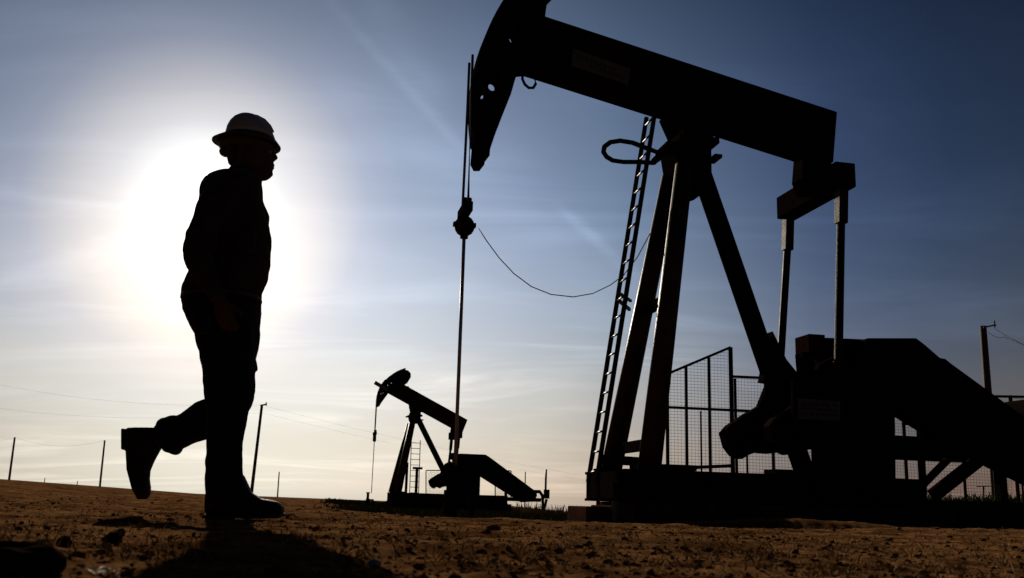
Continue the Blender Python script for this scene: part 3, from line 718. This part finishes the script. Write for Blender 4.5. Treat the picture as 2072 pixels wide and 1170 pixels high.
# ------------------------------------------------------------------ equipment beside the small pumpjack
def atd(px, py, dist): return Vector(aty(px, py, dist))
def local_pts(T, pts): return [Vector(p) - T for p in pts]
b = atd(1095, 1032, 52)
T = thing('valve_manifold', 'valve box with bent pipe and thin mast at the motor end of the small pumpjack', 'valve', tuple(b))
MB().tube(local_pts(b, [atd(1074, 995, 52), atd(1092, 995, 52), atd(1098, 1004, 52), atd(1098, 1036, 52)]), .09, 8).build('pipe', M_STEEL, T, True)
MB().box(tuple(atd(1100, 1009, 52) - b - Vector((0, .15, 0))), tuple(atd(1112, 991, 52) - b + Vector((0, .15, 0)))).build('valve_box', M_STEEL, T)
MB().tube(local_pts(b, [atd(1104, 992, 52), atd(1105, 950, 52)]), .055, 8).build('vent_mast', M_GALV, T, True)
MB().tube(local_pts(b, [atd(1106, 1010, 52), atd(1100, 1036, 52)]), .07, 8).build('leg', M_STEEL, T, True)
b = atd(1035, 1010, 62)
T = thing('small_fence', 'pale rectangular mesh frame standing behind the small pumpjack belt guard', 'fence', tuple(b))
q4 = local_pts(b, [atd(1002, 1012, 62), atd(1002, 953, 62), atd(1034, 953, 62), atd(1034, 1012, 62)])
for a_, c_ in ((0, 1), (1, 2), (2, 3)): MB().bar(q4[a_], q4[c_], .07, .07).build('frame_bar', M_GALV, T)
mbm = MB()
for i in range(1, 12): mbm.box((q4[0].x + i * .09, -.004, q4[0].z), (q4[0].x + i * .09 + .008, .004, q4[1].z))
for i in range(1, 18): mbm.box((q4[0].x, -.004, q4[0].z + i * .1), (q4[3].x, .004, q4[0].z + i * .1 + .008))
mbm.build('wire_mesh', M_GALV, T, kind='stuff')
b = atd(885, 1010, 63)
T = thing('small_fence', 'pale mesh frame seen between the rear leg and gearbox of the small pumpjack', 'fence', tuple(b))
q4 = local_pts(b, [atd(862, 1012, 63), atd(862, 952, 63), atd(915, 952, 63), atd(915, 1012, 63)])
for a_, c_ in ((0, 1), (1, 2), (2, 3)): MB().bar(q4[a_], q4[c_], .06, .06).build('frame_bar', M_GALV, T)
mbm = MB()
for i in range(1, 18): mbm.box((q4[0].x + i * .09, -.004, q4[0].z), (q4[0].x + i * .09 + .008, .004, q4[1].z))
for i in range(1, 18): mbm.box((q4[0].x, -.004, q4[0].z + i * .1), (q4[3].x, .004, q4[0].z + i * .1 + .008))
mbm.build('wire_mesh', M_GALV, T, kind='stuff')

# ------------------------------------------------------------------ the walking man
YP = 4.38
BO = aty(455, 1050, YP); BO = Vector((BO[0], YP, BO[2]))
PER = thing('person', 'man in hard hat, dark shirt and work trousers striding right, trailing boot kicked up', 'person', tuple(BO))
def pp(px, py, dy=0.):
    return Vector(aty(px, py, YP + dy)) - BO
def slice_ring(y, xl, xr, dep, dy=0., n=24, ex=2.3, shr=0., off=0.):
    a = pp(xl, y, dy); b = pp(xr, y, dy); c = (a + b) / 2; hw = (b - a).length / 2 - shr; dep = dep - shr; u = (b - a).normalized(); out = []
    for k in range(n):
        t = 2 * math.pi * k / n; ct, st = math.cos(t), math.sin(t)
        out.append(c + u * hw * math.copysign(abs(ct) ** (2 / ex), ct) + Vector((0, 1, 0)) * (dep * math.copysign(abs(st) ** (2 / ex), st) + off))
    return out
def path_rings(pts, n=16, shr=0.):              # pts: (px, py, dy, half width px, half depth m)
    P = [pp(a, b, c) for a, b, c, _, _ in pts]; out = []
    for i, (a, b, c, hw, dp) in enumerate(pts):
        d = (P[min(i + 1, len(P) - 1)] - P[max(i - 1, 0)]).normalized()
        s = (pp(a + 10, b, c) - pp(a, b, c)).length / 10
        u = d.cross(Vector((0, 1, 0))).normalized(); w = d.cross(u).normalized()
        out.append([P[i] + u * (hw * s - shr) * math.cos(2 * math.pi * k / n) + w * (dp - shr) * math.sin(2 * math.pi * k / n) for k in range(n)])
    return out
def finish(mb, name, m, parent, voxel=.008, smooth_it=4, noise=0., nsc=18., seed=0):
    me = mb.mesh(name + '_raw', m); o = bpy.data.objects.new('tmp', me); COL.objects.link(o)
    r = o.modifiers.new('r', 'REMESH'); r.mode = 'VOXEL'; r.voxel_size = voxel; r.use_smooth_shade = True
    s = o.modifiers.new('s', 'SMOOTH'); s.factor = .5; s.iterations = smooth_it
    dg = bpy.context.evaluated_depsgraph_get(); dg.update()
    me2 = bpy.data.meshes.new_from_object(o.evaluated_get(dg)); bpy.data.objects.remove(o); me2.name = name
    if noise:
        n = len(me2.vertices); c = np.empty(n * 3); me2.vertices.foreach_get('co', c); c = c.reshape(-1, 3)
        nr = np.empty(n * 3); me2.vertices.foreach_get('normal', nr); nr = nr.reshape(-1, 3)
        w = vnoise(c[:, 0] * nsc + c[:, 1] * nsc * .7, c[:, 2] * nsc * 1.5 + c[:, 1] * 5, 20 + seed) + .5 * vnoise(c[:, 0] * nsc * 2.3, c[:, 2] * nsc * 3 + c[:, 1] * nsc, 30 + seed)
        c += nr * (w * noise)[:, None]; me2.vertices.foreach_set('co', c.ravel())
    me2.materials.clear(); me2.materials.append(m)
    for p in me2.polygons: p.use_smooth = True
    me2.update()
    return link(name, me2, parent)

TORSO = [  # y, left, right, half depth
    (352, 462, 524, .070), (360, 436, 527, .13), (370, 424, 528, .175), (385, 416, 529, .20), (405, 410, 531, .205), (430, 404, 539, .195), (455, 400, 544, .185),
    (480, 398, 546, .178), (510, 397, 545, .172), (535, 393, 543.5, .168), (550, 387, 542, .166), (565, 379, 539, .168), (580, 374, 534, .172), (592, 372, 528, .175), (604, 372, 524, .176)]
HIPS = [(596, 373, 525, .172), (612, 371, 526, .185), (630, 373, 525, .19), (650, 383, 524, .19), (672, 396, 522, .185), (695, 408, 517, .18), (720, 416, 516, .175), (745, 421, 516, .17)]
NECK = [(326, 470, 522, .055), (345, 466, 524, .060), (365, 462, 527, .065), (385, 455, 528, .08)]
HEADS = [ # profile slices: y, back, front, half depth
    (262, 468, 545, .065), (275, 462, 552, .076), (290, 462, 555, .080), (300, 463, 555.5, .080), (308, 464, 554, .079), (316, 465, 553.5, .077), (326, 467, 553, .074), (334, 470, 552.5, .070), (341, 476, 551, .066), (349, 488, 551, .060), (356, 500, 549, .052), (362, 512, 540, .040)]
NEAR_ARM = [(446, 392, -.17, 34, .075), (434, 415, -.205, 33, .072), (420, 445, -.22, 33, .066), (408, 480, -.235, 32, .062), (402, 508, -.24, 31, .058), (405, 532, -.24, 28, .054), (416, 556, -.235, 25, .048), (430, 580, -.225, 21, .042), (442, 604, -.215, 18, .038)]
FAR_ARM = [(462, 392, .17, 33, .07), (464, 420, .205, 32, .068), (466, 460, .22, 30, .06), (468, 505, .235, 28, .055), (478, 540, .235, 24, .048), (488, 575, .22, 20, .042), (496, 600, .21, 17, .037)]
STAND = [(452, 655, -.085, 60, .105), (458, 720, -.088, 54, .10), (462, 780, -.085, 48, .092), (460, 830, -.082, 43, .082), (455, 880, -.08, 39, .078), (453.5, 920, -.08, 36, .076), (455, 960, -.08, 37, .076), (458, 1000, -.08, 40, .08), (459, 1012, -.08, 40, .08)]
RAISE_T = [(452, 640, .085, 56, .10), (464, 700, .085, 50, .095), (472, 760, .085, 43, .088), (478, 800, .085, 36, .08)]
RAISE_C = [(484, 806, .085, 31, .076), (470, 824, .085, 37, .078), (440, 840, .08, 40, .078), (412, 850, .078, 39, .076), (380, 868, .075, 33, .072), (352, 878, .072, 33, .07), (336, 884, .07, 33, .068), (322, 889, .07, 27, .06)]

def hand(mb, wrist, mid, dy, shr=0.):
    w = pp(*wrist, dy); m_ = pp(*mid, dy); d = (m_ - w).normalized(); side = Vector((1, 0, 0)); side = (side - d * side.dot(d)).normalized(); out = d.cross(side).normalized()
    # palm hangs with the back of the hand outwards; fingers spread along 'side'
    def oval(c, a, b, dd=d): return [c + side * a * math.cos(2 * math.pi * k / 12) + out * b * math.sin(2 * math.pi * k / 12) for k in range(12)]
    L = .085
    mb.loft([oval(w - d * .03, .028, .021), oval(w, .029, .021), oval(w + d * .03, .036, .018), oval(w + d * .06, .042, .016), oval(w + d * L, .041, .014)])
    curl = -side * 0
    inn = out if (out.y * (1 if dy < 0 else -1)) > 0 else -out     # towards the thigh
    for i, (o_, ln) in enumerate(((.031, .072), (.011, .080), (-.010, .075), (-.030, .058))):
        p = w + d * (L - .012) + side * o_; pts = [p]; ang = .18 + .04 * i
        for seg in (.45, .30, .25):
            dd = d * math.cos(ang) + inn * math.sin(ang); p = p + dd * (ln * seg + (.010 if seg == .45 else 0)); pts.append(p); ang += .42
        mb.tube(pts, [.0095, .009, .0082, .0068], 8)
    p = w + d * .022 + side * .026; pts = [p]; 
    for seg, k in ((.036, .75), (.030, .45), (.024, .25)):
        dd = (d + side * k + inn * .25).normalized(); p = p + dd * seg; pts.append(p)
    mb.tube(pts, [.013, .0115, .010, .0075], 8)

# body: one continuous skin mesh (mostly under the clothes)
bd = MB()
bd.loft([slice_ring(*r, shr=.016) for r in TORSO] + [slice_ring(*r, shr=.016) for r in HIPS[1:5]])
bd.loft([slice_ring(*r) for r in NECK])
bd.loft([slice_ring(*r, ex=2.15) for r in HEADS])
bd.loft([slice_ring(y, 480, 527, .05) for y in (330, 345, 362)])
# nose, brow, lips, chin, ears
bd.loft([[pp(x, y) + Vector((0, dy * w, 0)) for x, dy in ((548, 1), (xt, .5), (xt, -.5), (548, -1))] for y, xt, w in ((304, 555.5, .010), (311, 558, .012), (317, 561.5, .015), (321, 562, .017), (325, 557, .016))])
bd.ball(pp(551, 301), (.014, .045, .010)); bd.ball(pp(550.5, 333.5), (.013, .024, .006)); bd.ball(pp(550, 339.5), (.012, .022, .006)); bd.ball(pp(545, 352), (.018, .024, .015))
for sy in (-1, 1): bd.loft([[pp(x, y, sy * dy_) for x, y in ((498, 300), (508, 303), (507, 316), (501, 326), (495, 318), (493, 306))] for dy_ in (.066, .086)])
hand(bd, (444, 606), (458, 648), -.215); hand(bd, (497, 602), (502, 645), .21)
for arm in (NEAR_ARM, FAR_ARM): bd.loft(path_rings([(a, b, c, hw - 5, dp - .012) for a, b, c, hw, dp in arm] + [((444, 606, -.215, 12, .024) if arm is NEAR_ARM else (497, 604, .21, 12, .024))]))
for leg in (STAND, RAISE_T, RAISE_C): bd.loft(path_rings(leg, shr=.02))
bd.loft(path_rings([(455, 990, -.08, 24, .05), (458, 1035, -.08, 22, .04)])); bd.loft(path_rings([(345, 882, .07, 20, .045), (300, 893, .07, 22, .04)]))
finish(bd, 'body', M_SKIN, PER, .0062, 2)

sh = MB(); sh.loft([slice_ring(*r) for r in TORSO])
sh.loft(path_rings(NEAR_ARM)); sh.loft(path_rings(FAR_ARM))
sh.loft([slice_ring(345, 463, 527, .066), slice_ring(352, 460, 529, .072), slice_ring(366, 455, 530, .082)])     # collar
sh.ball(pp(440, 385, -.15), (.085, .08, .075)); sh.ball(pp(458, 386, .15), (.085, .08, .075))
SHIRT = finish(sh, 'shirt', M_CLOTH, PER, .0065, 3, .0055, 11, 1)
kl = MB(); kl.loft([slice_ring(340, 468, 531, .068, n=20), slice_ring(350, 461, 533, .078, n=20), slice_ring(356, 455, 533, .088, n=20)], cap=False); kl.build('collar', M_CLOTH, PER, True).modifiers.new('s', 'SOLIDIFY').thickness = .004
for y_, xa_, xb__ in ((470, 478, 516),):
    q_ = [pp(xa_, y_, -.2), pp(xb__, y_, -.2), pp(xb__ - 2, y_ + 34, -.2), pp((xa_ + xb__) / 2, y_ + 40, -.2), pp(xa_ + 2, y_ + 34, -.2)]
    MB().prism([(v.x, v.z) for v in q_], -.196, -.170).build('chest_pocket', M_CLOTH, PER, bevel=.003)
tr = MB(); tr.loft([slice_ring(*r) for r in HIPS])
for leg in (STAND, RAISE_T, RAISE_C): tr.loft(path_rings(leg))
tr.ball(pp(482, 806, .085), (.072, .075, .075))
for x, y, r in ((334, 858, .034), (340, 905, .03), (352, 908, .03), (346, 852, .03)): tr.ball(pp(x, y, .07), (r, .06, r))
TROU = finish(tr, 'trousers', M_TROU, PER, .0065, 3, .0055, 10, 5)
MB().loft([[pp(x, y, -.19) + Vector((0, d_, 0)) for x, y in ((392, 622), (430, 618), (432, 672), (396, 676))] for d_ in (-.012, .03)]).build('back_pocket', M_TROU, PER, bevel=.003)
bl = MB(); bl.loft([slice_ring(598, 371, 526, .177), slice_ring(608, 370, 527, .184)]); bl.build('belt', M_BELT, PER, True)
wt = MB().tube([pp(438, 594, -.219), pp(443, 602, -.217)], .036, 14).build('watch', M_BUCKLE, PER, True)
# boots
def boot_shape(sl, name, dy, hw, horizontal):
    mb = MB(); rings = []
    for (k, a, b, w) in sl:
        if horizontal:      # slices along x: (x, top y, bottom y)
            A = pp(k, a, dy); B = pp(k, b, dy)
        else:               # slices along y: (y, left x, right x)
            A = pp(a, k, dy); B = pp(b, k, dy)
        c = (A + B) / 2; h = (A - B) / 2; n = 16; e = 2.6
        rings.append([c + h * math.copysign(abs(math.cos(t)) ** (2 / e), math.cos(t)) + Vector((0, w, 0)) * math.copysign(abs(math.sin(t)) ** (2 / e), math.sin(t)) for t in [2 * math.pi * q / n for q in range(n)]])
    mb.loft(rings)
    return mb
b1 = boot_shape([(417, 1000, 1042, .030), (424, 975, 1043, .040), (440, 955, 1043, .048), (470, 950, 1044, .052), (492, 960, 1044, .052), (508, 996, 1044, .050), (530, 1009, 1044, .053), (550, 1012, 1043, .054), (564, 1016, 1042, .050), (573, 1026, 1040, .034)], 'boot', -.08, .05, True)
BT1 = finish(b1, 'boot', M_BOOT, PER, .006, 2)
so_ = MB(); so_.prism([(pp(x, y, -.08).x, pp(x, y, -.08).z) for x, y in ((415, 1041), (500, 1042), (574, 1038), (573, 1044), (560, 1049), (500, 1050), (474, 1047), (468, 1053), (416, 1053))], -.135, -.028); so_.build('sole', M_SOLE, BT1, bevel=.006)
b2 = boot_shape([(866, 258, 318, .045), (880, 252, 330, .050), (900, 252, 330, .052), (914, 256, 322, .050), (934, 258, 311, .048), (952, 260, 303, .048), (970, 264, 301, .050), (986, 269, 303, .052), (1000, 275, 303, .048), (1010, 281, 296, .034)], 'boot', .07, .05, False)
BT2 = finish(b2, 'boot', M_BOOT, PER, .006, 2)
so_ = MB(); so_.prism([(pp(x + 3, y, .05).x, pp(x, y, .05).z) for x, y in ((246, 868), (262, 869), (262, 920), (268, 970), (284, 1010), (279, 1011), (267, 988), (257, 950), (255, 912), (246, 910))], .02, .125); so_.build('sole', M_SOLE, BT2, bevel=.006)
# head gear and hair
hr = MB(); hr.loft([slice_ring(y, xl, xr, dp) for y, xl, xr, dp in ((285, 459, 515, .083), (300, 460, 508, .084), (312, 461, 502, .082), (326, 463, 490, .074), (336, 465, 484, .06))]); finish(hr, 'hair', M_HAIR, PER, .006, 3, .002, 60, 9)
for sy in (-1, 1): MB().ball(pp(545, 307.5, sy * .032), .011).build('eye', M_EYE, PER, True)
HH = thing_part('hard_hat', PER)
dome = [(283, 456, 557, .125), (272, 458.5, 553, .122), (262, 461, 549, .115), (252, 466, 542, .102), (244, 473, 533, .085), (238, 482, 524, .062), (234.5, 493, 514, .036), (233.5, 501, 507, .010)]
dm = MB().loft([slice_ring(*r, ex=2.05, n=40) for r in dome]); dm.build('shell', M_HAT, HH, True)
rd = MB(); rd.tube([pp(x, y) for x, y in ((461, 266), (466, 253), (475, 243), (488, 236.5), (504, 233.5), (520, 236.5), (534, 244), (545, 256), (551, 268))], .010, 8); rd.build('ridge', M_HAT, HH, True)
br2 = MB(); rings = []
for k in range(40):
    t = 2 * math.pi * k / 40; cx_, sy_ = math.cos(t), math.sin(t)
    inner = pp(506.5, 281) + Vector((cx_ * .112, sy_ * .120, 0)); 
    ln = .165 if cx_ > 0 else .178
    outer_ = pp(504, 291) + Vector((cx_ * (.146 if cx_ > 0 else .170) , sy_ * .146, -.006 + (.010 if cx_ < 0 else -.004) * abs(cx_)))
    rings.append([inner + Vector((0, 0, .006)), outer_ + Vector((0, 0, .002)), outer_ - Vector((0, 0, .002)), inner - Vector((0, 0, .004))])
rings.append(rings[0]); br2.loft(rings, cap=False); br2.build('brim', M_HAT_SHADED, HH, True)
# ratchet suspension below the brim
sp = MB(); sp.loft([slice_ring(y, xl, xr, dp, n=24) for y, xl, xr, dp in ((288, 441, 553, .105), (300, 444, 556, .10), (304, 450, 556, .096))]); sp.build('headband', M_HAT_SHADED, HH, True)
MB().ball(pp(456, 308), (.028, .04, .022)).build('ratchet_knob', M_HAT_SHADED, HH, True)

# ------------------------------------------------------------------ loose things on the dirt
def ico(sub=1):
    bm = bmesh.new(); bmesh.ops.create_icosphere(bm, subdivisions=sub, radius=1); v = np.array([x.co[:] for x in bm.verts]); bm.verts.index_update()
    f = np.array([[x.index for x in q.verts] for q in bm.faces]); bm.free(); return v, f
def scatter(name, n, dist_fn, size_fn, m, az=(-30, 30), sub=1, flat=.6, seed=0, jit=.28):
    r = np.random.RandomState(seed); v0, f0 = ico(sub); nv = len(v0)
    d = dist_fn(r, n); a = np.radians(r.uniform(az[0], az[1], n)); x = d * np.sin(a); y = d * np.cos(a); s = size_fn(r, n, d)
    z = gfine(x, y)
    V = np.repeat(v0[None], n, 0) * (1 + r.uniform(-jit, jit, (n, nv, 1)))
    ang = r.uniform(0, 6.283, n); c, s_ = np.cos(ang), np.sin(ang)
    sc = np.stack([s * r.uniform(.7, 1.4, n), s * r.uniform(.7, 1.3, n), s * flat * r.uniform(.6, 1.2, n)], -1); V = V * sc[:, None, :]
    X = V[..., 0] * c[:, None] - V[..., 1] * s_[:, None] + x[:, None]; Y = V[..., 0] * s_[:, None] + V[..., 1] * c[:, None] + y[:, None]; Z = V[..., 2] + (z + s * flat * .35)[:, None]
    Vv = np.stack([X, Y, Z], -1).reshape(-1, 3); Ff = (f0[None] + (np.arange(n) * nv)[:, None, None]).reshape(-1, 3)
    me = bpy.data.meshes.new(name); me.vertices.add(len(Vv)); me.vertices.foreach_set('co', Vv.ravel()); me.loops.add(Ff.size); me.loops.foreach_set('vertex_index', Ff.ravel())
    me.polygons.add(len(Ff)); me.polygons.foreach_set('loop_start', np.arange(len(Ff)) * 3); me.update(calc_edges=True); me.materials.append(m)
    return me
lg_ = lambda lo, hi: (lambda r, n: np.exp(r.uniform(math.log(lo), math.log(hi), n)))
me = scatter('gravel', 26000, lg_(.9, 22), lambda r, n, d: r.gamma(1.2, .0009, n) * (1 + d * .2) + .0005, M_CLOD, seed=3)
link('gravel', me, kind='stuff', label='loose gravel and small clods strewn over the dirt', category='gravel')
me = scatter('earth_clods', 800, lg_(1.3, 16), lambda r, n, d: np.minimum(r.gamma(1.8, .0019, n), .0065) * (1 + d * .13) + .0018, M_CLOD, seed=5, sub=2, flat=.75, jit=.16)
link('earth_clods', me, kind='stuff', label='dark lumpy earth clods scattered over the brown dirt', category='clods')

def tufts(name, n, region, hmin, hmax, m, blades, seed, bw=.004, spread=.5):
    r = np.random.RandomState(seed); x, y = region(r, n); z = gz(x, y); Vs = []; Fs = []
    nb = n * blades; xx = np.repeat(x, blades) + r.normal(0, .012 + hmax * .18, nb); yy = np.repeat(y, blades) + r.normal(0, .012 + hmax * .18, nb); zz_ = gfine(xx, yy) - .004
    h = np.repeat(r.uniform(hmin, hmax, n), blades) * r.uniform(.4, 1, nb); a = r.uniform(0, 6.283, nb); tl = r.uniform(.1, spread, nb) * h; w = bw * (1 + h * 2)
    b2_ = r.uniform(0, 6.283, nb); wx = np.cos(b2_) * w; wy = np.sin(b2_) * w
    p = [np.stack([xx - wx, yy - wy, zz_], -1), np.stack([xx + wx, yy + wy, zz_], -1),
         np.stack([xx + wx * .7 + np.cos(a) * tl * .4, yy + wy * .7 + np.sin(a) * tl * .4, zz_ + h * .6], -1), np.stack([xx + np.cos(a) * tl, yy + np.sin(a) * tl, zz_ + h], -1)]
    V = np.stack(p, 1).reshape(-1, 3); k = np.arange(nb)[:, None] * 4
    F = np.concatenate([k + [[0, 1, 2]], k + [[0, 2, 3]]], 0)
    me = bpy.data.meshes.new(name); me.vertices.add(len(V)); me.vertices.foreach_set('co', V.ravel()); me.loops.add(F.size); me.loops.foreach_set('vertex_index', F.ravel().astype(np.int32))
    me.polygons.add(len(F)); me.polygons.foreach_set('loop_start', np.arange(len(F)) * 3); me.update(calc_edges=True); me.materials.append(m)
    return me
def reg(lo, hi, a0, a1):
    def f(r, n):
        d = np.exp(r.uniform(math.log(lo), math.log(hi), n)); a = np.radians(r.uniform(a0, a1, n)); x = d * np.sin(a); y = d * np.cos(a); return x, y
    return f
def regw(lo, hi):
    def f(r, n):
        d = r.uniform(lo, hi, n); a = np.radians(-10.6 + 18.6 * r.beta(1.9, 1.1, n)); x = d * np.sin(a); y = d * np.cos(a)
        keep = vnoise(x * .5, y * .25, 77) > -.35
        d = np.where(keep, d, d * .5 + 30); return d * np.sin(a), d * np.cos(a)
    return f
link('scrub', tufts('scrub', 5000, reg(55, 170, -10, 8), .10, .34, M_WEED, 8, 21, .03), kind='stuff', label='far dark scrub beyond the small pumpjack', category='scrub')
link('dry_grass', tufts('dry_grass', 2600, reg(1.6, 14, -30, 30), .008, .03, M_DRY, 6, 1, .0012, 1.0), kind='stuff', label='short dry stubble in the brown dirt', category='grass')
link('weeds', tufts('weeds', 9000, regw(15, 66), .03, .17, M_WEED, 9, 2, .010), kind='stuff', label='low dark green weeds round the small pumpjack', category='weeds')
link('weeds', tufts('weeds', 900, reg(26, 60, 20, 29), .08, .5, M_WEED, 9, 4, .012), kind='stuff', label='dark scrub along the right-hand skyline', category='weeds')
link('tall_grass', tufts('tall_grass', 260, reg(30, 40, .8, 4.2), .25, .75, M_DRY, 8, 6, .006, .3), kind='stuff', label='wispy tall dry grass left of the reddish block', category='grass')

def rock(name, label, px, py, dist_, r, m, seed, cat='stone', sink=.3):
    v, f = ico(3); rr = np.random.RandomState(seed); k = v * 2.1
    nn = vnoise(k[:, 0] * 1.3 + seed, k[:, 1] * 1.3 + k[:, 2], seed) * .22 + vnoise(k[:, 0] * 4, k[:, 2] * 4 + k[:, 1] * 3, seed + 1) * .06
    v = v * (1 + nn[:, None]) * np.array(r)
    p = aty(px, py, dist_); mb = MB().add(v, f); o = mb.build(name, m, label=label, category=cat); o.location = (p[0], p[1], float(gz(p[0], p[1])) + r[2] * (1 - sink) - r[2] * .1)
    return o
rock('stone', 'rounded black lump cut off by the bottom left corner', 10, 1180, 1.25, (.062, .05, .024), M_ROCK, 4)  # low black lump filling the dark corner
rock('stone', 'small pale bluish stone near the bottom centre edge of the man\'s shadow', 758, 1140, 1.6, (.010, .008, .006), M_PALEROCK, 8)
rock('stone', 'dark lump of dirt below the raised boot, the larger of two close together', 230, 1092, 2.1, (.018, .016, .013), M_ROCK, 12)
rock('stone', 'dark lump of dirt at far left below the shadow of the raised boot', 128, 1112, 1.9, (.014, .014, .012), M_ROCK, 15)
# torn scrap of white paper
def scrap():
    p = aty(205, 1158, 1.32); n = 9; mb = MB(); vs = []
    for i in range(n):
        for j in range(6):
            u = i / (n - 1) - .5; v = j / 5 - .5; vs.append((u * .042 + random.uniform(-.002, .002), v * .02, .002 + .003 * math.sin(u * 9 + v * 4) + .004 * (.5 + v) + .002 * abs(v + u) + random.uniform(0, .0012)))
    fs = [(i * 6 + j, i * 6 + j + 1, (i + 1) * 6 + j + 1, (i + 1) * 6 + j) for i in range(n - 1) for j in range(5) if 1 < (i + j) < 11 and abs(i - j) < 6]
    mb.add(vs, fs); o = mb.build('paper_scrap', M_PAPER, label='crumpled white scrap lying on the dirt at bottom left', category='litter')
    o.location = (p[0], p[1], float(gfine(np.array(p[0]), np.array(p[1]))) + .001)
scrap()
